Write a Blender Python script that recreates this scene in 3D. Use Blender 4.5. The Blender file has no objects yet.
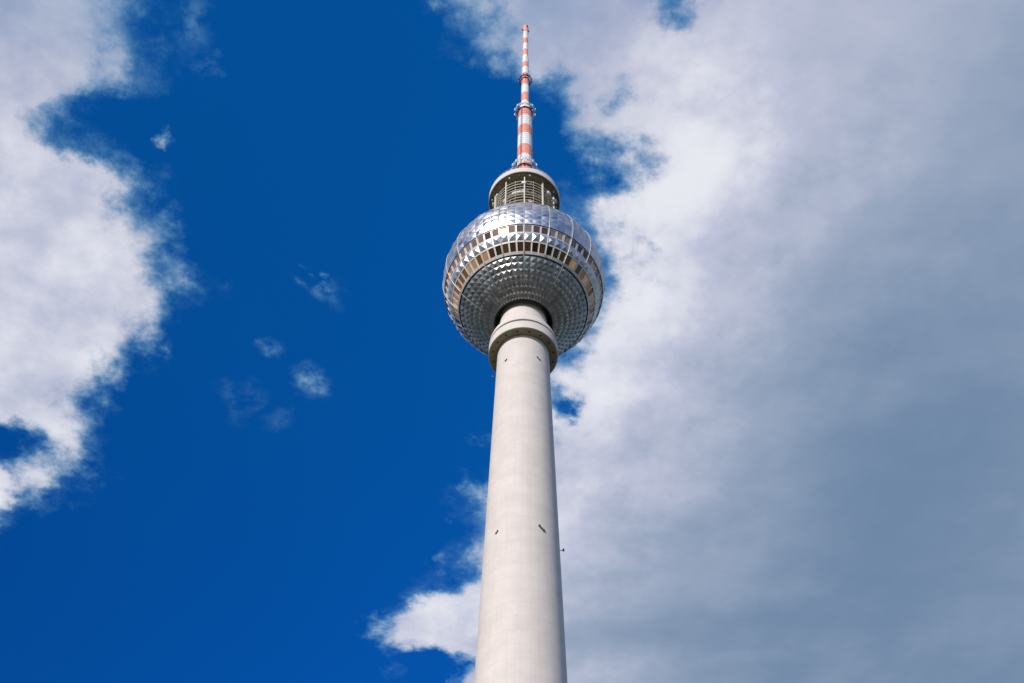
import bpy, bmesh, math, random
from mathutils import Vector, Matrix
random.seed(11)
S = bpy.context.scene
C = S.collection
PI = math.pi
R_ = math.radians

# ------------------------------------------------------------------ camera
cd = bpy.data.cameras.new('camera'); cam = bpy.data.objects.new('camera', cd); C.objects.link(cam)
S.camera = cam
cd.sensor_width = 36.0; cd.lens = 1231.0 / 1024 * 36; cd.clip_start = 0.5; cd.clip_end = 20000
th, yaw, roll = R_(56.615), 0.0167, 0.0212
F = Vector((-math.sin(yaw)*math.cos(th), math.cos(yaw)*math.cos(th), math.sin(th)))
Rt = Vector((math.cos(yaw), math.sin(yaw), 0)); U = Rt.cross(F)
R2 = Rt*math.cos(roll) + U*math.sin(roll); U2 = -Rt*math.sin(roll) + U*math.cos(roll)
cam.matrix_world = Matrix(((R2.x, U2.x, -F.x, 0), (R2.y, U2.y, -F.y, -125.5), (R2.z, U2.z, -F.z, 1.7), (0, 0, 0, 1)))
S.render.resolution_x = 1024; S.render.resolution_y = 683

# ------------------------------------------------------------------ light
SUN_EL, SUN_AZ = R_(27), R_(209)            # azimuth clockwise from +Y
sd = Vector((math.sin(SUN_AZ)*math.cos(SUN_EL), math.cos(SUN_AZ)*math.cos(SUN_EL), math.sin(SUN_EL)))
ld = bpy.data.lights.new('sun', 'SUN'); sun = bpy.data.objects.new('sun', ld); C.objects.link(sun)
ld.energy = 4.2; ld.angle = R_(0.53); ld.color = (1.0, 0.92, 0.82)
sun.rotation_euler = sd.to_track_quat('Z', 'Y').to_euler()
sun.location = (-60, -180, 90)
S.view_settings.view_transform = 'Standard'; S.view_settings.look = 'None'
S.view_settings.exposure = 0; S.view_settings.gamma = 1

# ------------------------------------------------------------------ node helper
class NT:
    def __init__(s, tree): s.t = tree; s.n = tree.nodes; s.l = tree.links
    def node(s, typ, **kw):
        n = s.n.new(typ)
        for k, v in kw.items(): setattr(n, k, v)
        return n
    def put(s, sock, v):
        if isinstance(v, bpy.types.NodeSocket): s.l.new(v, sock)
        elif v is not None: sock.default_value = v
    def m(s, op, a, b=None, c=None, clamp=False):
        n = s.node('ShaderNodeMath', operation=op, use_clamp=clamp)
        for i, v in enumerate((a, b, c)): 
            if v is not None: s.put(n.inputs[i], v)
        return n.outputs[0]
    def sm(s, x, a, b, lo=0.0, hi=1.0, kind='SMOOTHSTEP'):
        n = s.node('ShaderNodeMapRange', interpolation_type=kind)
        for i, v in enumerate((x, a, b, lo, hi)): s.put(n.inputs[i], v)
        return n.outputs[0]
    def noise(s, vec, scale, detail=8, rough=.55, dist=0.0, lac=2.0):
        n = s.node('ShaderNodeTexNoise')
        s.put(n.inputs['Vector'], vec); n.inputs['Scale'].default_value = scale
        n.inputs['Detail'].default_value = detail; n.inputs['Roughness'].default_value = rough
        n.inputs['Lacunarity'].default_value = lac; n.inputs['Distortion'].default_value = dist
        return n.outputs
    def mix(s, f, a, b, blend='MIX'):
        n = s.node('ShaderNodeMix', data_type='RGBA', blend_type=blend)
        s.put(n.inputs[0], f); s.put(n.inputs[6], a); s.put(n.inputs[7], b)
        return n.outputs[2]
    def xyz(s, x, y, z=0.0):
        n = s.node('ShaderNodeCombineXYZ')
        for i, v in enumerate((x, y, z)): s.put(n.inputs[i], v)
        return n.outputs[0]
    def vm(s, op, a, b=None, scale=None):
        n = s.node('ShaderNodeVectorMath', operation=op)
        s.put(n.inputs[0], a)
        if b is not None: s.put(n.inputs[1], b)
        if scale is not None: s.put(n.inputs['Scale'], scale)
        return n.outputs['Value'] if op in ('LENGTH', 'DISTANCE', 'DOT_PRODUCT') else n.outputs[0]
    def curve(s, x, pts):
        n = s.node('ShaderNodeFloatCurve'); cm = n.mapping; cv = cm.curves[0]
        cm.use_clip = False
        cv.points[0].location = pts[0]; cv.points[1].location = pts[-1]
        for p in pts[1:-1]: cv.points.new(*p)
        for p in cv.points: p.handle_type = 'AUTO'
        cm.update(); s.put(n.inputs['Value'], x)
        return n.outputs[0]

# ------------------------------------------------------------------ sky: Nishita and a drifting cloud layer above the tower
W = bpy.data.worlds.new('World'); S.world = W; W.use_nodes = True
T = NT(W.node_tree); T.n.clear()
sky = T.node('ShaderNodeTexSky', sky_type='NISHITA'); sky.sun_disc = False
sky.sun_elevation = SUN_EL; sky.sun_rotation = SUN_AZ; sky.altitude = 50
sky.air_density = 1.0; sky.dust_density = 0.3; sky.ozone_density = 3.0
geo = T.node('ShaderNodeTexCoord').outputs['Generated']
sep = T.node('ShaderNodeSeparateXYZ'); T.l.new(geo, sep.inputs[0])
dz = T.m('MAXIMUM', sep.outputs[2], 0.04)
u = T.m('DIVIDE', sep.outputs[0], dz); v = T.m('DIVIDE', sep.outputs[1], dz)   # where the ray meets the cloud layer (height 1)
P = T.xyz(u, v)
# turbulence of the cloud edges
w1 = T.noise(P, 4.0, 3, .5)[1]; w2 = T.noise(P, 13.0, 7, .62)[1]
wv1 = T.vm('SCALE', T.vm('SUBTRACT', w1, (.5, .5, .5)), scale=.05)
wv2 = T.vm('SCALE', T.vm('SUBTRACT', w2, (.5, .5, .5)), scale=.085)
PW = T.vm('ADD', T.vm('ADD', P, wv1), wv2)
sw = T.node('ShaderNodeSeparateXYZ'); T.l.new(PW, sw.inputs[0])
uw, vw = sw.outputs[0], sw.outputs[1]
tv = T.m('MULTIPLY', T.m('SUBTRACT', vw, 0.2), 1/1.2)
Lp = [(-0.3305, 0.2752), (-0.335, 0.3241), (-0.331, 0.3538), (-0.3395, 0.389), (-0.3793, 0.4046), (-0.4139, 0.4167), (-0.4265, 0.4354), (-0.4102, 0.4591), (-0.3607, 0.4713), (-0.3473, 0.4979), (-0.3364, 0.5439), (-0.3309, 0.5812), (-0.3269, 0.6119), (-0.3644, 0.6602), (-0.3905, 0.6985), (-0.4256, 0.727), (-0.4305, 0.7649), (-0.4507, 0.8176), (-0.4926, 0.859), (-0.5472, 0.8878), (-0.6399, 0.9324), (-0.8222, 1.0188), (-0.9994, 1.1903)]
Rp = [(-0.0571, 0.2741), (-0.0476, 0.3227), (-0.0379, 0.3395), (-0.0281, 0.3609), (-0.0045, 0.3809), (0.022, 0.405), (0.045, 0.4279), (0.065, 0.4561), (0.070, 0.472), (0.060, 0.490), (0.056, 0.5102), (0.0728, 0.5461), (0.0778, 0.5998), (0.0659, 0.6335), (0.0456, 0.666), (0.0327, 0.7019), (0.0394, 0.735), (0.0257, 0.7604), (-0.0026, 0.793), (-0.034, 0.8334), (-0.0599, 0.8682), (-0.0455, 0.9108), (-0.0571, 0.9507), (-0.0914, 0.9908), (-0.1377, 1.0179), (-0.1783, 1.0489), (-0.1584, 1.0831), (-0.1125, 1.1009), (-0.1455, 1.1286), (-0.1335, 1.1776), (-0.277, 1.2915)]
cvt = lambda l: [((b-.2)/1.2, a*.5+.5) for a, b in l]
gL = T.m('MULTIPLY', T.m('SUBTRACT', T.curve(tv, cvt([(a + (.004 if b > .5 else .022 if .40 < b < .465 else .008), b) for a, b in Lp])), .5), 2)
gR = T.m('MULTIPLY', T.m('SUBTRACT', T.curve(tv, cvt([(a - (.024 if b < .385 else -.002 if b < .50 else .022 if b < .64 else .022 if b < .80 else .004), b) for a, b in Rp])), .5), 2)
dL = T.m('SUBTRACT', gL, uw); dR = T.m('SUBTRACT', uw, gR)
# beyond the big clouds' ends the layer breaks up into scattered cumulus
def blob(x, y, r, amp, sy=1.0):
    a = T.m('SUBTRACT', uw, x); b = T.m('MULTIPLY', T.m('SUBTRACT', vw, y), sy)
    d = T.m('SQRT', T.m('ADD', T.m('MULTIPLY', a, a), T.m('MULTIPLY', b, b)))
    return T.sm(d, 0.0, r, amp, 0.0)
def puff(x, y, r, amp, ru=None):
    return T.m('SUBTRACT', blob(x, y, r, amp + .12), .12)
cov = T.m('MAXIMUM', dL, dR)
for x, y, r, amp, sy in ((.136, .322, .09, -.20, 1.3), (.088, .389, .035, -.055, 1), (-.545, .795, .085, -.14, 1.2), (-.098, 1.125, .08, -.11, 1.0), (.05, .741, .02, -.05, .9)):
    cov = T.m('ADD', cov, blob(x, y, r, amp, sy))
cov = T.m('ADD', cov, 0.0)
fine = T.noise(P, 24.0, 8, .62)[0]; mid = T.noise(P, 6.5, 8, .58)[0]
cov2 = T.m('ADD', cov, T.m('MULTIPLY', T.m('SUBTRACT', fine, .5), .13))
cov2 = T.m('ADD', cov2, T.m('MULTIPLY', T.m('SUBTRACT', mid, .5), .07))
# scattered cloud outside the two banks (behind the viewer and low in the sky)
far = T.noise(P, 1.1, 6, .55)[0]
outm = T.m('MAXIMUM', T.sm(v, .22, .0), T.sm(v, 1.25, 1.7))
cov2 = T.m('ADD', T.m('MULTIPLY', cov2, T.m('SUBTRACT', 1.0, outm)), T.m('MULTIPLY', T.m('MULTIPLY', T.m('SUBTRACT', far, .54), 1.2), outm))
alpha = T.sm(cov2, -.02, .05)
# thin veils and torn shreds round the rims; the rims themselves let some blue through
w3 = T.noise(T.vm('ADD', P, (7.3, 2.2, 0)), 9.0, 9, .68)[0]
veil = T.m('MULTIPLY', T.sm(T.m('ADD', cov, T.m('MULTIPLY', T.m('SUBTRACT', w3, .5), .30)), -.02, .10), .42)
body = T.m('ADD', T.sm(cov, .0, .10, .86, 1.05), T.m('MULTIPLY', T.m('SUBTRACT', w3, .5), .5), clamp=True)
topthin = T.m('MULTIPLY', T.sm(v, .50, .30, 0.0, .35), T.sm(u, .16, .02))
body = T.m('SUBTRACT', body, topthin)
inside = T.m('SUBTRACT', 1.0, outm)
alpha = T.m('MULTIPLY', alpha, T.m('ADD', T.m('MULTIPLY', body, inside), outm))
alpha = T.m('MAXIMUM', alpha, T.m('MULTIPLY', veil, inside))
# loose shreds drifting in the clear part
w4 = T.noise(T.vm('ADD', P, (1.3, 5.2, 0)), 30.0, 8, .65)[0]
shred = T.sm(w4, .40, .64)
for x, y, r, am, sy in ((-.200, .591, .016, 1.0, 1.3), (-.190, .603, .018, .35, 1), (-.211, .716, .019, .45, .8), (-.243, .671, .012, .28, 1), (-.285, .728, .018, .18, .7), (-.25, .76, .016, .12, 1), (-.323, .442, .009, .70, 1.3), (-.29, .335, .018, .22, .8), (-.275, .365, .012, .35, 1), (-.075, .325, .016, .5, 1.2), (-.354, .672, .022, .6, 1)):
    alpha = T.m('MAXIMUM', alpha, T.m('MULTIPLY', shred, T.m('MULTIPLY', blob(x, y, r*1.35, 1.0, sy), am)))
# optical depth: how thick the cloud is; thick cloud is grey-blue underneath, thin cloud glows white
t1 = T.noise(P, 1.9, 5, .5)[0]; t2 = T.noise(T.vm('ADD', P, (3.1, 1.7, 0)), 7.0, 6, .55)[0]
thick = T.m('MULTIPLY', T.sm(dR, .02, .46, kind='LINEAR'), T.sm(v, .30, .80, .5, 1.0, kind='LINEAR'))
thick = T.m('ADD', thick, T.m('MULTIPLY', T.m('SUBTRACT', t1, .5), .7))
thick = T.m('ADD', thick, T.m('MULTIPLY', T.m('SUBTRACT', t2, .5), .38))
for x, y, r, amp in ((.136, .44, .17, -.22), (.087, .69, .12, -.25), (.10, .56, .13, -.12), (.37, .65, .28, .30), (.26, .86, .30, .12), (.395, .44, .20, .12), (.05, .36, .12, .22), (.20, 1.05, .2, .16), (.42, .85, .25, .16), (.38, 1.08, .2, .1)):
    ax = T.m('SUBTRACT', u, x); ay = T.m('SUBTRACT', v, y)
    thick = T.m('ADD', thick, T.sm(T.m('SQRT', T.m('ADD', T.m('MULTIPLY', ax, ax), T.m('MULTIPLY', ay, ay))), 0.0, r, amp, 0.0))
# relief: each billow is brighter on the side towards the sun
for sc, am, of in ((5.0, 1.1, (9.1, 4.2, 0)), (14.0, .45, (2.1, 8.2, 0))):
    a_ = T.noise(T.vm('ADD', P, of), sc, 6, .6)[0]; b_ = T.noise(T.vm('ADD', T.vm('ADD', P, (-.018*5/sc*1.5, -.030*5/sc*1.5, 0)), of), sc, 6, .6)[0]
    k_ = T.sm(T.m('ADD', dR, 0.0), .12, .40, am, am*.35)
    thick = T.m('ADD', thick, T.m('MULTIPLY', T.m('SUBTRACT', b_, a_), k_))
thick = T.m('ADD', thick, T.sm(dL, .0, .25, .0, .30))
thick = T.m('MULTIPLY', thick, .8)
thick = T.m('MULTIPLY', T.m('ADD', thick, .12), .95)
thick = T.m('SMOOTH_MAX', thick, .02, .12)
thick = T.m('SMOOTH_MIN', thick, 1.0, .3)
cr = T.node('ShaderNodeValToRGB'); T.l.new(thick, cr.inputs[0])
e = cr.color_ramp.elements; e[0].position = 0.0; e[0].color = (.82, .83, .89, 1); e[1].position = 1.0; e[1].color = (.145, .235, .37, 1)
x_ = cr.color_ramp.elements.new(.27); x_.color = (.52, .55, .69, 1)
x_ = cr.color_ramp.elements.new(.56); x_.color = (.32, .39, .53, 1)
skyt = T.mix(T.sm(sep.outputs[2], .05, .6), (.85, .95, 1.05, 1), T.mix(T.sm(sep.outputs[2], .62, .92), (.02, .64, 1.55, 1), (.02, .82, 1.68, 1)))   # clear, deep blue overhead; paler to the horizon
skyc = T.vm('MULTIPLY', sky.outputs[0], skyt)
skyc = T.vm('SCALE', skyc, scale=T.m('MULTIPLY', T.sm(u, -.62, .02, .84, 1.12, kind='LINEAR'), .10))
bg = T.node('ShaderNodeBackground'); bg.inputs[1].default_value = 1.0
T.l.new(T.mix(alpha, skyc, T.mix(T.sm(alpha, 0, .85), (.22, .56, .74, 1), cr.outputs[0])), bg.inputs[0])
T.l.new(bg.outputs[0], T.node('ShaderNodeOutputWorld').inputs[0])
W.cycles.sampling_method = 'MANUAL'; W.cycles.sample_map_resolution = 512

# ------------------------------------------------------------------ materials
def mat(name, col, rough=.6, metal=0.0, fn=None):
    m = bpy.data.materials.new(name); m.use_nodes = True
    t = NT(m.node_tree); b = m.node_tree.nodes['Principled BSDF']
    b.inputs['Base Color'].default_value = (*col, 1); b.inputs['Roughness'].default_value = rough; b.inputs['Metallic'].default_value = metal
    if fn: fn(t, b)
    return m
def obco(t): return t.node('ShaderNodeTexCoord').outputs['Object']
def f_concrete(a, b_, joints=True, bump=.25):
    def fn(t, b):
        co = obco(t); s = t.node('ShaderNodeSeparateXYZ'); t.l.new(co, s.inputs[0])
        n1 = t.noise(co, .35, 6, .6)[0]
        strk = t.noise(t.vm('MULTIPLY', co, (1.6, 1.6, .05)), 1.0, 5, .6)[0]
        f = t.m('ADD', t.m('MULTIPLY', n1, .72), t.m('MULTIPLY', strk, .28))
        n2 = t.noise(co, 5.0, 5, .7)[0]
        f = t.m('ADD', f, t.m('MULTIPLY', t.m('SUBTRACT', n2, .5), .35))
        f = t.sm(f, .22, .78)
        if joints:
            zz = t.m('FRACT', t.m('MULTIPLY', s.outputs[2], 1/2.5))
            lz = t.sm(t.m('ABSOLUTE', t.m('SUBTRACT', zz, .5)), .478, .495)
            ang = t.m('ARCTAN2', s.outputs[1], s.outputs[0])
            aa = t.m('FRACT', t.m('MULTIPLY', ang, 16/PI))
            la = t.sm(t.m('ABSOLUTE', t.m('SUBTRACT', aa, .5)), .475, .495)
            # each pour of the slip form has its own tone
            lift = t.node('ShaderNodeTexWhiteNoise', noise_dimensions='1D'); t.l.new(t.m('FLOOR', t.m('MULTIPLY', s.outputs[2], 1/2.5)), lift.inputs['W'])
            f = t.m('ADD', f, t.m('MULTIPLY', t.m('SUBTRACT', lift.outputs[0], .5), .14))
            f = t.m('SUBTRACT', f, t.m('MULTIPLY', t.m('MAXIMUM', lz, t.m('MULTIPLY', la, .5)), .8), clamp=True)
        t.l.new(t.mix(f, (*a, 1), (*b_, 1)), b.inputs['Base Color'])
        bp = t.node('ShaderNodeBump'); bp.inputs['Strength'].default_value = bump; bp.inputs['Distance'].default_value = .05
        t.l.new(f, bp.inputs['Height']); t.l.new(bp.outputs[0], b.inputs['Normal'])
        b.inputs['Specular IOR Level'].default_value = .25
    return fn
M_conc = mat('pale_concrete', (.6, .56, .52), .85, 0, f_concrete((.57, .515, .47), (.68, .62, .575)))
M_collar = mat('collar_concrete', (.6, .56, .52), .85, 0, f_concrete((.58, .53, .485), (.70, .645, .60), False))
M_under = mat('olive_concrete', (.3, .27, .19), .9, 0, f_concrete((.24, .21, .13), (.37, .33, .22), False, .4))  # darker olive tone for soffits, decks, collar joint and some cabinets
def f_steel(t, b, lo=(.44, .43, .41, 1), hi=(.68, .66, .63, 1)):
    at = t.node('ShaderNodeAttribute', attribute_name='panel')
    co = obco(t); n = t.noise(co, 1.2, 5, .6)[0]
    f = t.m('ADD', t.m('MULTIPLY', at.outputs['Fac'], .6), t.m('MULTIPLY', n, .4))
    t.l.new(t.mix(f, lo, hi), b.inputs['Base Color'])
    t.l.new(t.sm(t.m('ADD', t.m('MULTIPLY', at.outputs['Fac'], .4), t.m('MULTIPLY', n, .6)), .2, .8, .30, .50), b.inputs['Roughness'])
M_steel = mat('stainless_steel', (.6, .6, .6), .3, 1.0, f_steel)
M_steel_low = mat('darkened_steel', (.4, .4, .4), .3, 1.0, lambda t, b: f_steel(t, b, (.25, .26, .255, 1), (.50, .51, .50, 1)))  # underside steel: dark ground reflection put into the base colour, plus some dirt
M_frame = mat('window_frame_metal', (.66, .62, .57), .45, .2, None)
M_rib = mat('rib_metal', (.62, .61, .60), .45, .5)
M_core = mat('dark_antenna_core', (.07, .065, .05), .9)
M_dark = mat('dark_seal', (.025, .027, .03), .7)
M_hole = mat('throat_shade', (.05, .048, .042), .95)  # near-black colour stands in for the shade inside the throat gap
def f_glass(t, b, cols=None):
    r = t.node('ShaderNodeObjectInfo').outputs['Random']
    c = t.node('ShaderNodeValToRGB'); t.l.new(r, c.inputs[0]); c.color_ramp.interpolation = 'CONSTANT'
    cols = cols or [(0, (.34, .145, .05)), (.22, (.52, .235, .09)), (.42, (.15, .08, .03)), (.6, (.66, .32, .14)), (.75, (.08, .05, .03)), (.88, (.70, .42, .22))]
    el = c.color_ramp.elements; el[0].color = (*cols[0][1], 1); el[1].position = cols[1][0]; el[1].color = (*cols[1][1], 1)
    for p, q in cols[2:]: k = el.new(p); k.color = (*q, 1)
    t.l.new(c.outputs[0], b.inputs['Base Color'])
M_glass = mat('bronze_coated_glass', (.3, .17, .08), .06, .85, f_glass)
M_dkglass = mat('dark_reflection_glass', (.2, .1, .05), .06, .8, lambda t, b: f_glass(t, b, [(0, (.10, .055, .025)), (.3, (.05, .035, .025)), (.5, (.16, .085, .03)), (.62, (.04, .035, .03)), (.8, (.12, .07, .035)), (.9, (.06, .05, .04))]))  # front lower panes: their dark reflection is put into the glass colour
M_pane = mat('tinted_window_glass', (.5, .3, .2), .10, .6, lambda t, b: f_glass(t, b, [(0, (.42, .25, .13)), (.3, (.50, .30, .17)), (.5, (.28, .16, .09)), (.65, (.18, .10, .06)), (.75, (.58, .37, .22)), (.9, (.10, .06, .045))]))
RED, WHITE = (.62, .155, .10), (.80, .79, .80)
stripes = [359.9, 354.0, 349.8, 344.9, 340.2, 334.4, 330.6, 326.0, 317.3, 311.6, 306.0, 299.4, 294.8, 288.8, 283.5, 277.0, 271.3, 266.5]
def f_ant(t, b):
    co = obco(t); s = t.node('ShaderNodeSeparateXYZ'); t.l.new(co, s.inputs[0]); z = s.outputs[2]
    acc = t.m('ADD', 0.0, 0.0)
    for h in stripes: acc = t.m('ADD', acc, t.m('LESS_THAN', z, h))
    par = t.m('MODULO', acc, 2.0)           # 0 red, 1 white
    n = t.noise(co, 1.3, 6, .65)[0]; st = t.noise(t.vm('MULTIPLY', co, (3, 3, .25)), 1.0, 4, .6)[0]
    f = t.sm(t.m('ADD', t.m('MULTIPLY', n, .5), t.m('MULTIPLY', st, .5)), .35, .65)
    red = t.mix(f, (.80, .36, .28, 1), (.82, .28, .20, 1)); wh = t.mix(f, (.72, .73, .74, 1), (.86, .86, .87, 1))
    t.l.new(t.mix(par, red, wh), b.inputs['Base Color'])
M_ant = mat('red_white_paint', WHITE, .5, 0, f_ant)
M_white = mat('white_painted_steel', (.66, .69, .72), .45)
M_cage = mat('cream_painted_steel', (.66, .60, .49), .55)
M_dkst = mat('dark_steel', (.10, .10, .10), .6, .3)
def f_ground(t, b):
    co = obco(t); n = t.noise(co, .012, 8, .6)[0]; m2 = t.noise(co, .05, 5, .6)[0]
    vo = t.node('ShaderNodeTexVoronoi'); t.put(vo.inputs['Vector'], co); vo.inputs['Scale'].default_value = .03
    g = t.mix(t.sm(n, .47, .53), (.13, .12, .10, 1), (.05, .06, .03, 1))
    g = t.mix(t.sm(m2, .52, .60), g, (.06, .06, .055, 1))
    g = t.mix(t.m('MULTIPLY', t.sm(n, .56, .6), .8), g, (.20, .11, .07, 1))
    t.l.new(g, b.inputs['Base Color'])
M_ground = mat('paved_plaza', (.15, .15, .14), .9, 0, f_ground)

# ------------------------------------------------------------------ mesh helpers
def obj(name, bm, m, parent=None, smooth=False):
    me = bpy.data.meshes.new(name); bm.normal_update(); bm.to_mesh(me); bm.free()
    for mm in (m if isinstance(m, (list, tuple)) else [m]): me.materials.append(mm)
    if smooth:
        me.shade_smooth()
    o = bpy.data.objects.new(name, me); C.objects.link(o)
    if parent: o.parent = parent
    return o
def cyl(a, r, z):  # a = angle from the viewer's side, clockwise to the right
    return Vector((r*math.sin(a), -r*math.cos(a), z))
def lathe(bm, prof, n=128, close=False, mi=0, sm=True):
    """prof: list of (r, z)"""
    rings = []
    for r, z in prof:
        rings.append([bm.verts.new(cyl(2*PI*k/n, r, z)) for k in range(n)])
    pairs = list(zip(rings, rings[1:])) + ([(rings[-1], rings[0])] if close else [])
    for A, B in pairs:
        for k in range(n):
            f = bm.faces.new((A[k], A[(k+1) % n], B[(k+1) % n], B[k])); f.material_index = mi; f.smooth = sm
    return rings
def sharp(bm, ang=R_(35)):
    bm.normal_update()
    for e in bm.edges:
        if len(e.link_faces) == 2 and e.calc_face_angle(0) > ang: e.smooth = False
def tube(bm, pts, r, n=8, caps=True, closed=False, mi=0):
    rings = []; N = len(pts)
    for i, p in enumerate(pts):
        a = pts[(i-1) % N] if (i > 0 or closed) else p; b = pts[(i+1) % N] if (i < N-1 or closed) else p
        d = (b-a).normalized(); ref = Vector((0, 0, 1)) if abs(d.z) < .9 else Vector((1, 0, 0))
        x = d.cross(ref).normalized(); y = x.cross(d)
        rr = r[i] if isinstance(r, (list, tuple)) else r
        rings.append([bm.verts.new(p + rr*(math.cos(2*PI*k/n)*x + math.sin(2*PI*k/n)*y)) for k in range(n)])
    for i in range(N if closed else N-1):
        A, B = rings[i], rings[(i+1) % N]
        for k in range(n):
            f = bm.faces.new((A[k], A[(k+1) % n], B[(k+1) % n], B[k])); f.smooth = True; f.material_index = mi
    if caps and not closed:
        bm.faces.new(rings[0][::-1]); bm.faces.new(rings[-1])
def ring_tube(bm, R, z, r, n=96, m=8): tube(bm, [cyl(2*PI*k/n, R, z) for k in range(n)], r, m, closed=True)
def box(bm, c, ax, ay, az, mi=0):
    vs = [bm.verts.new(c + sx*ax + sy*ay + sz*az) for sx in (-1, 1) for sy in (-1, 1) for sz in (-1, 1)]
    for q in ((0, 1, 3, 2), (4, 6, 7, 5), (0, 4, 5, 1), (2, 3, 7, 6), (0, 2, 6, 4), (1, 5, 7, 3)):
        bm.faces.new([vs[i] for i in q]).material_index = mi
def pbox(bm, a, r, z, w, d, h):
    """box at polar position: w tangential, d radial, h vertical (full sizes)"""
    er = cyl(a, 1, 0); et = cyl(a+PI/2, 1, 0)
    box(bm, cyl(a, r, z), et*w/2, er*d/2, Vector((0, 0, h/2)))

# ------------------------------------------------------------------ ground
bm = bmesh.new(); lathe(bm, [(0.01, 0), (60, 0), (400, 0), (2500, 0), (9000, 0)], 64)
g = obj('ground', bm, M_ground); g['kind'] = 'structure'

# ------------------------------------------------------------------ the tower
tower = bpy.data.objects.new('television_tower', None); C.objects.link(tower); tower.empty_display_size = 5
tower['label'] = 'tall pale concrete television tower with faceted steel sphere and red and white antenna mast'
tower['category'] = 'tower'

# shaft
bm = bmesh.new()
prof = [(16, 0), (13.2, 3), (11.2, 7), (9.7, 13), (8.7, 21), (8.1, 30), (7.75, 40)]
for z in range(50, 181, 10): prof.append((4.70 + (187.2 - z)*.0185 - .000025*(187.2-z)*(z-40)*.25, z))
prof.append((4.70, 187.4))
lathe(bm, prof, 160)
obj('shaft', bm, M_conc, tower)
# weather scars: small anchor pockets with rust-dark edges, in pairs on the shaft
def rsh(z): return 4.70 + (187.2 - z)*.0185 - .000025*(187.2-z)*(z-40)*.25
def scar(a, z, s, two):
    bm = bmesh.new(); r = rsh(z)
    for k in range(3 if two else 2):
        da = random.uniform(-.12, .12)*s/r; dzz = random.uniform(-.5, .5)*s
        pbox(bm, a + (k-.6)*.36*s/r + da, r + .03, z - (k-.5)*.38*s*(1 if two else -.8) + dzz*.2, random.uniform(.28, .5)*s, .22, random.uniform(.3, .6)*s)
    o = obj('anchor_bracket', bm, M_dkst, tower); return o
for a, z, s, two in ((-.66, 180.4, .62, False), (.56, 180.8, .62, True), (-.68, 135.4, .70, False), (.50, 135.8, .8, True)):
    scar(a, z, s, two)
for a, z in ((1.60, 136.5), (-1.52, 180.2)):
    bm = bmesh.new(); r = rsh(z)
    tube(bm, [cyl(a, r-.1, z), cyl(a, r+.55, z)], .05, 6); pbox(bm, a, r+.55, z+.1, .28, .25, .35)
    obj('aviation_lamp', bm, M_dkst, tower)

# collar
bm = bmesh.new()
lathe(bm, [(4.55, 187.34), (6.18, 187.22), (6.32, 187.32), (6.32, 189.50), (6.28, 189.56), (5.80, 189.58), (5.80, 190.14), (6.22, 190.16), (6.26, 190.22), (6.20, 191.0), (6.02, 191.7), (5.72, 192.4), (5.30, 193.2), (4.95, 194.1), (4.72, 195.1), (4.56, 196.2), (4.50, 197.3), (4.50, 197.4), (4.42, 197.45), (4.42, 200.5)], 160)
sharp(bm, R_(28)); collar = obj('collar', bm, M_collar, tower)
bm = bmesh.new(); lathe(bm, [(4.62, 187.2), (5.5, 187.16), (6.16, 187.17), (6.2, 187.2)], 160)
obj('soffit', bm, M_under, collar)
for k in range(16):
    bm = bmesh.new(); a = 2*PI*(k+.5)/16
    lathe(bm, [(.02, 0), (.16, 0), (.16, .16), (.02, .16)], 12)
    bmesh.ops.translate(bm, verts=bm.verts, vec=cyl(a, 5.55, 187.02)); obj('drain_outlet', bm, M_dark, collar)
bm = bmesh.new(); lathe(bm, [(5.83, 189.60), (5.98, 189.60), (5.98, 190.12), (5.83, 190.12)], 128, close=True)
obj('joint_seal', bm, M_under, collar)

# ---- sphere
ZC, RS = 213.25, 16.0
def sp(a, el, r=RS):   # el = elevation angle on the sphere
    return Vector((r*math.cos(el)*math.sin(a), -r*math.cos(el)*math.cos(a), ZC + r*math.sin(el)))
el_of = lambda z: math.asin((z-ZC)/RS)
N = 60
E_open = -math.acos(5.42/RS); E_seam = el_of(203.02)
E_l0, E_l1 = el_of(203.62), el_of(205.35)
E_u0, E_u1 = el_of(207.32), el_of(209.02)
E_top = R_(66)
sph = bpy.data.objects.new('sphere', None); C.objects.link(sph); sph.parent = tower
def clad(name, e0, e1, rows, h0, h1, border=.07, n=N, jit=.0, m=None):
    bm = bmesh.new(); lay = bm.faces.layers.float.new('panel')
    for j in range(rows):
        a0 = e0 + (e1-e0)*j/rows; a1 = e0 + (e1-e0)*(j+1)/rows
        hh = h0 + (h1-h0)*(j+.5)/rows
        for k in range(n):
            t0 = 2*PI*k/n; t1 = 2*PI*(k+1)/n
            em = (a0+a1)/2; wt = (t1-t0)*math.cos(em)*RS; wh = (a1-a0)*RS
            bt = min(border/wt, .2)*(t1-t0); be = min(border/wh, .2)*(a1-a0)
            o = [sp(t0, a0), sp(t1, a0), sp(t1, a1), sp(t0, a1)]
            i = [sp(t0+bt, a0+be), sp(t1-bt, a0+be), sp(t1-bt, a1-be), sp(t0+bt, a1-be)]
            ap = sp((t0+t1)/2 + random.uniform(-jit, jit)*(t1-t0), em + random.uniform(-jit, jit)*(a1-a0), RS + hh*min(wt, wh))
            O = [bm.verts.new(p) for p in o]; I = [bm.verts.new(p) for p in i]; A = bm.verts.new(ap)
            pr = random.random()
            for q in range(4):
                f = bm.faces.new((O[q], O[(q+1) % 4], I[(q+1) % 4], I[q])); f[lay] = .8
                f = bm.faces.new((I[q], I[(q+1) % 4], A)); f[lay] = min(1, max(0, pr + random.uniform(-.15, .15)))
    bmesh.ops.remove_doubles(bm, verts=bm.verts, dist=.002)
    return obj(name, bm, m or M_steel, sph)
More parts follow.
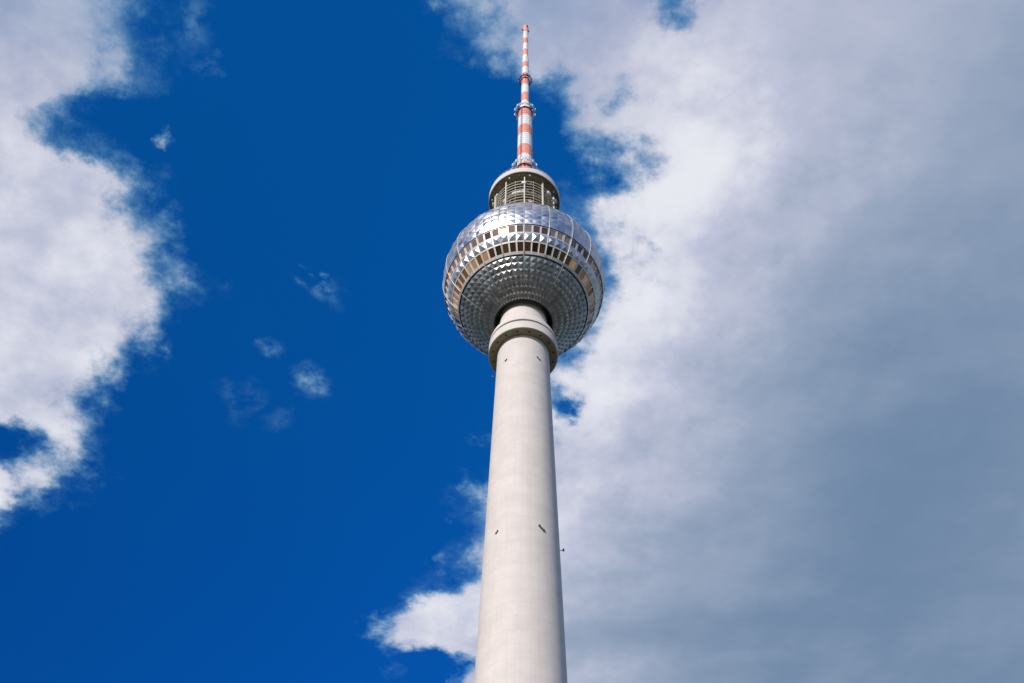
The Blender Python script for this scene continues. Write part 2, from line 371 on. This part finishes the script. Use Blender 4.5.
clad('lower_cladding', E_open, E_seam - .008, 7, .19, .24, .05, jit=.01, m=M_steel_low)
clad('middle_cladding', E_l1 + .010, E_u0 - .010, 1, .17, .17, .06)
clad('upper_cladding', E_u1 + .02, E_top, 14, .065, .065, .06, jit=.01)
# roof of the sphere and the dark throat round the shaft
bm = bmesh.new(); lathe(bm, [(RS*math.cos(E_top), ZC+RS*math.sin(E_top)), (5.5, ZC+15.2), (4.0, ZC+15.4)], 96); obj('sphere_roof', bm, M_steel, sph)
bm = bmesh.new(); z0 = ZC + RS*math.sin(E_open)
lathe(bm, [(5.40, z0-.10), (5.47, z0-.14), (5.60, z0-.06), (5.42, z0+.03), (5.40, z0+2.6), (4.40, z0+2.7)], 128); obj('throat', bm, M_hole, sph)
# seals
def seal(e, r, name='seal_ring'):
    bm = bmesh.new(); ring_tube(bm, RS*math.cos(e)+.02, ZC+RS*math.sin(e), r, 160, 6); obj(name, bm, M_dark, sph)
seal(E_seam + .001, .13); seal(E_u1 + .012, .10)
# window bands: frame with openings, panes set in
def band(name, e0, e1, lo, hi):
    """e0..e1 glass, lo..hi the whole strip"""
    bm = bmesh.new(); g_ = .115; n_sub = 1
    dep = .12
    for k in range(N):
        t0 = 2*PI*k/N; t1 = 2*PI*(k+1)/N; w = (t1-t0); b = w*g_
        o = [sp(t0, lo), sp(t1, lo), sp(t1, hi), sp(t0, hi)]
        i = [sp(t0+b, e0), sp(t1-b, e0), sp(t1-b, e1), sp(t0+b, e1)]
        j = [sp(t0+b, e0, RS-dep), sp(t1-b, e0, RS-dep), sp(t1-b, e1, RS-dep), sp(t0+b, e1, RS-dep)]
        O, I, J = ([bm.verts.new(p) for p in q] for q in (o, i, j))
        for q in range(4):
            bm.faces.new((O[q], O[(q+1) % 4], I[(q+1) % 4], I[q]))
            bm.faces.new((I[q], I[(q+1) % 4], J[(q+1) % 4], J[q]))
    bmesh.ops.remove_doubles(bm, verts=bm.verts, dist=.002)
    return obj(name, bm, M_frame, sph)
band('lower_window_frame', E_l0, E_l1 - .006, E_seam + .004, E_l1 + .010)
band('upper_window_frame', E_u0 + .004, E_u1 - .004, E_u0 - .010, E_u1 + .012)
def pane_bm(k, e0, e1, bm=None):
    own = bm is None
    if own: bm = bmesh.new()
    t0 = 2*PI*k/N; t1 = 2*PI*(k+1)/N; b = (t1-t0)*.10; r = RS - .09
    c = sp((t0+t1)/2, (e0+e1)/2, r)
    q = [sp(t0+b, e0-.002, r), sp(t1-b, e0-.002, r), sp(t1-b, e1+.002, r), sp(t0+b, e1+.002, r)]
    nrm = (q[1]-q[0]).cross(q[3]-q[0]).normalized()
    if nrm.dot(c-Vector((0, 0, ZC))) < 0: nrm = -nrm
    et = (q[1]-q[0]).normalized(); eu = (q[3]-q[0]).normalized()
    ti, tj = random.gauss(0, .016), random.gauss(0, .016)    # panes never sit perfectly true
    q = [p + nrm*((p-c).dot(et)*ti + (p-c).dot(eu)*tj) for p in q]
    V = [bm.verts.new(p) for p in q] + [bm.verts.new(p - nrm*.04) for p in q]
    bm.faces.new(V[:4]); bm.faces.new(V[4:][::-1])
    for a in range(4): bm.faces.new((V[a], V[4+a], V[4+(a+1) % 4], V[(a+1) % 4]))
    return bm
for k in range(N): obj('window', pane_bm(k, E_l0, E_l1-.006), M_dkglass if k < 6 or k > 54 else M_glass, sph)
back = bmesh.new()
for k in range(N):
    if k < 20 or k >= 40: obj('window', pane_bm(k, E_u0+.004, E_u1-.004), M_pane, sph)
    else: pane_bm(k, E_u0+.004, E_u1-.004, back)
o = obj('rear_window', back, M_pane, sph); o['kind'] = 'stuff'
# inner drum so that no daylight leaks through
bm = bmesh.new(); lathe(bm, [(4.4, ZC-13.0), (9, ZC-12.6), (13.6, ZC-7.6), (15.2, ZC-3), (15.2, ZC+3), (11, ZC+10.5), (4.0, ZC+14.6)], 60); obj('inner_drum', bm, M_dark, sph)
# meridian ribs, one every third column
for k in range(20):
    a = 2*PI*(k*3)/N
    bm = bmesh.new()
    pts = [sp(a, E_seam + (R_(64)-E_seam)*i/40, RS+.12) for i in range(41)]
    tube(bm, pts, .055, 6)
    for i in range(1, 40, 6): tube(bm, [sp(a, E_seam + (R_(64)-E_seam)*i/40, RS-.05), pts[i]], .05, 5)
    obj('meridian_rib', bm, M_rib, sph)
for k in range(0, 20, 2):
    a = 2*PI*(k*3)/N; bm = bmesh.new()
    tube(bm, [sp(a, E_open + (E_seam-E_open)*i/14, RS+.34) for i in range(4, 15)], .03, 5)
    obj('guide_wire', bm, M_rib, sph)

# ---- antenna house between sphere and cap
ah = bpy.data.objects.new('antenna_house', None); C.objects.link(ah); ah.parent = tower
bm = bmesh.new(); lathe(bm, [(4.7, ZC+15), (4.7, 248.1)], 64); obj('core', bm, M_core, ah, True)
for zf in (231.5, 236.3, 241.5):
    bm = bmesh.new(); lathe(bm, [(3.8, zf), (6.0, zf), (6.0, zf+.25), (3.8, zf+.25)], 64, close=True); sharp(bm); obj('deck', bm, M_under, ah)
for k in range(10):
    bm = bmesh.new(); a = 2*PI*k/10
    pbox(bm, a, 6.75, 238.9, .26, .34, 17.7); obj('column', bm, M_cage, ah)
zr = 233.2
while zr < 247.2:
    bm = bmesh.new(); ring_tube(bm, 6.55, zr, .10, 100, 6); obj('hoop', bm, M_cage, ah); zr += 1.28
for k in range(20):
    if k % 2: 
        bm = bmesh.new(); a = 2*PI*k/20; tube(bm, [cyl(a, 6.4, 231), cyl(a, 6.4, 246.9)], .05, 5); obj('post', bm, M_cage, ah)
for k in range(36):    # bracing, whips and brackets clipped to the hoops
    a = 2*PI*(k + random.uniform(-.3, .3))/36; z = random.uniform(234, 245); bm = bmesh.new()
    tube(bm, [cyl(a, 6.3, z), cyl(a + random.uniform(-.16, .16), 6.45, z + random.uniform(1.2, 2.8))], .07, 5); obj('brace', bm, random.choice((M_cage, M_dkst, M_white)), ah)
# radio dishes and cabinets inside and on the cage
def dish(a, r, z, s, aim=0.0):
    bm = bmesh.new(); lathe(bm, [(.02, 0), (.35*s, .03*s), (.6*s, .14*s), (.72*s, .30*s), (.74*s, .62*s), (.70*s, .66*s), (.3*s, .7*s), (.02, .72*s)], 20)
    er = cyl(a+aim, 1, 0); rot = Vector((0, 0, 1)).rotation_difference(er).to_matrix().to_4x4()
    bmesh.ops.transform(bm, matrix=Matrix.Translation(cyl(a, r, z)) @ rot, verts=bm.verts); sharp(bm, R_(50))
    d = obj('radio_dish', bm, M_white, ah)
    bm = bmesh.new(); tube(bm, [cyl(a, r-1.0, z), cyl(a, r, z)], .07, 6); tube(bm, [cyl(a, r-.3, z-1), cyl(a, r-.3, z+.8)], .05, 6); obj('bracket', bm, M_cage, d)
for a, r, z, s in ((-62, 6.6, 245.6, .62), (-84, 6.7, 246.2, .6), (-1, 6.6, 244.6, .7), (-20, 5.0, 242.6, 1.2), (50, 6.7, 244.4, .75), (64, 6.9, 243.8, .8), (76, 6.9, 246.0, .7), (-44, 5.6, 240.8, .9), (14, 5.2, 238.6, .8), (93, 6.9, 247.0, .5), (-100, 6.8, 245, .7), (130, 6.6, 244, .7), (170, 6.7, 243, .9), (-140, 6.7, 245, .7)):
    dish(R_(a), r, z, s)
for i in range(15):
    bm = bmesh.new(); a = random.uniform(0, 2*PI); z = random.choice((236.9, 242.1, 232.2)) + random.uniform(.2, 1.6)
    pbox(bm, a, random.uniform(5.0, 5.6), z, random.uniform(.5, 1.5), .7, random.uniform(.7, 2.2)); obj('cabinet', bm, random.choice((M_cage, M_white, M_under, M_dkst)), ah)

# ---- cap
bm = bmesh.new()
lathe(bm, [(7.86, 248.0), (7.97, 248.08), (7.97, 249.95), (7.90, 250.05), (7.3, 250.3), (4.6, 251.2), (2.6, 252.4), (1.0, 252.6)], 160); sharp(bm, R_(30))
cap = obj('cap', bm, M_collar, tower)
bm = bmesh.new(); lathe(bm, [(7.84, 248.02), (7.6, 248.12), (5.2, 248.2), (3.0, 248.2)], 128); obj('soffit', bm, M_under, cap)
bm = bmesh.new(); ring_tube(bm, 7.5, 247.86, .07, 120, 6); obj('cable_ring', bm, M_dkst, cap)
for k in range(20):
    bm = bmesh.new(); a = 2*PI*(k+.5)/20; pbox(bm, a, 7.25, 247.6, .3, .3, .45); obj('lamp', bm, M_dkst if k % 3 else M_white, cap)
bm = bmesh.new()
ring_tube(bm, 7.7, 251.1, .035, 96, 5)
for k in range(48): a = 2*PI*k/48; tube(bm, [cyl(a, 7.7, 250.0), cyl(a, 7.7, 251.1)], .025, 4)
obj('railing', bm, M_white, cap)

# ---- antenna mast
bm = bmesh.new()
lathe(bm, [(1.74, 251), (1.74, 266.2), (1.84, 266.4), (1.84, 267.2), (1.70, 267.5), (1.68, 290), (1.64, 299.3), (1.64, 300.4), (1.45, 300.8), (1.40, 302.4), (1.15, 304.2), (.98, 306.0), (.95, 321.6), (.98, 322), (.98, 323.0), (.86, 323.4), (.86, 330), (.82, 339), (.76, 340), (.72, 350), (.70, 359.8), (.84, 359.9), (.84, 364.6), (.7, 365.2), (.15, 365.5), (.02, 365.6)], 64)
sharp(bm, R_(30)); mast = obj('antenna_mast', bm, M_ant, tower)
# dipole fields: shallow panels round the mast give it its ribbed outline
def panels(z0, z1, r, n, step, w, dpt):
    bm = bmesh.new(); z = z0
    while z < z1:
        for k in range(n): pbox(bm, 2*PI*(k+.5)/n, r + dpt/2 - .02, z, w, dpt, step*.8)
        z += step
    return bm
for z0, z1, r, n, st, w, dp in ((253.6, 265.4, 1.74, 12, 1.25, .7, .07), (269, 298.8, 1.66, 12, 1.3, .68, .09), (307.2, 321, .95, 8, 1.15, .6, .05), (324.4, 338.4, .84, 8, 1.1, .55, .04), (341, 359, .72, 8, 1.1, .5, .035)):
    obj('dipole_field', panels(z0, z1, r, n, st, w, dp), M_ant, mast)
bm = bmesh.new()
for z0, z1, r, a in ((254, 299, 1.98, R_(-27)),):
    for s in (-.16, .16): tube(bm, [cyl(a + s/r, r, z0), cyl(a + s/r, r-.1, z1)], .035, 5)
    z = z0
    while z < z1: tube(bm, [cyl(a-.16/r, r, z), cyl(a+.16/r, r, z)], .022, 4); z += .5
obj('ladder', bm, M_dkst, mast)
bm = bmesh.new(); z = 271.6
while z < 302: pbox(bm, R_(96), 1.82, z, .22, .3, .3); z += 1.3
obj('warning_lamp', bm, M_white, mast)
def gallery(z, ri, rp, ro, nb, m_plate, m_rail, prong, h=1.1):
    # a narrow walkway round the mast, with an open ring of aerials carried on spokes outside it
    bm = bmesh.new(); lathe(bm, [(ri, z), (rp, z), (rp, z+.12), (ri, z+.12)], 72, close=True); sharp(bm)
    gl = obj('gallery', bm, m_plate, mast)
    bm = bmesh.new()
    for hh in (.02, h*.5, h): ring_tube(bm, ro, z+hh, .07, 64, 5)
    for k in range(nb): a = 2*PI*k/nb; tube(bm, [cyl(a, ro, z), cyl(a, ro, z+h)], .06, 5)
    for k in range(nb//2): a = 4*PI*k/nb; tube(bm, [cyl(a, ri, z+.06), cyl(a, ro, z+.06)], .06, 5)
    obj('railing', bm, m_rail, gl)
    for k in range(prong):
        a = 2*PI*(k+.5)/prong; bm = bmesh.new()
        tube(bm, [cyl(a, ro, z+.1), cyl(a, ro+.25, z+.15)], .06, 5); pbox(bm, a, ro+.25, z+.5, .34, .16, 1.2)
        obj('aerial', bm, m_rail, gl)
gallery(264.8, 1.75, 2.1, 2.9, 24, M_dkst, M_white, 14, 1.6)
gallery(299.3, 1.6, 1.95, 2.5, 20, M_dkst, M_white, 12, 1.3)
gallery(321.6, .97, 1.2, 1.55, 16, M_dkst, M_dkst, 12, .8)
bm = bmesh.new(); tube(bm, [Vector((.5, 0, 364)), Vector((.5, 0, 367.6))], .04, 5); obj('lightning_rod', bm, M_dkst, mast)
bm = bmesh.new()
for k in range(4): pbox(bm, 2*PI*k/4 + .5, 1.0, 363.5 - k*.7, .35, .35, .9)
obj('beacon', bm, M_dkst, mast)
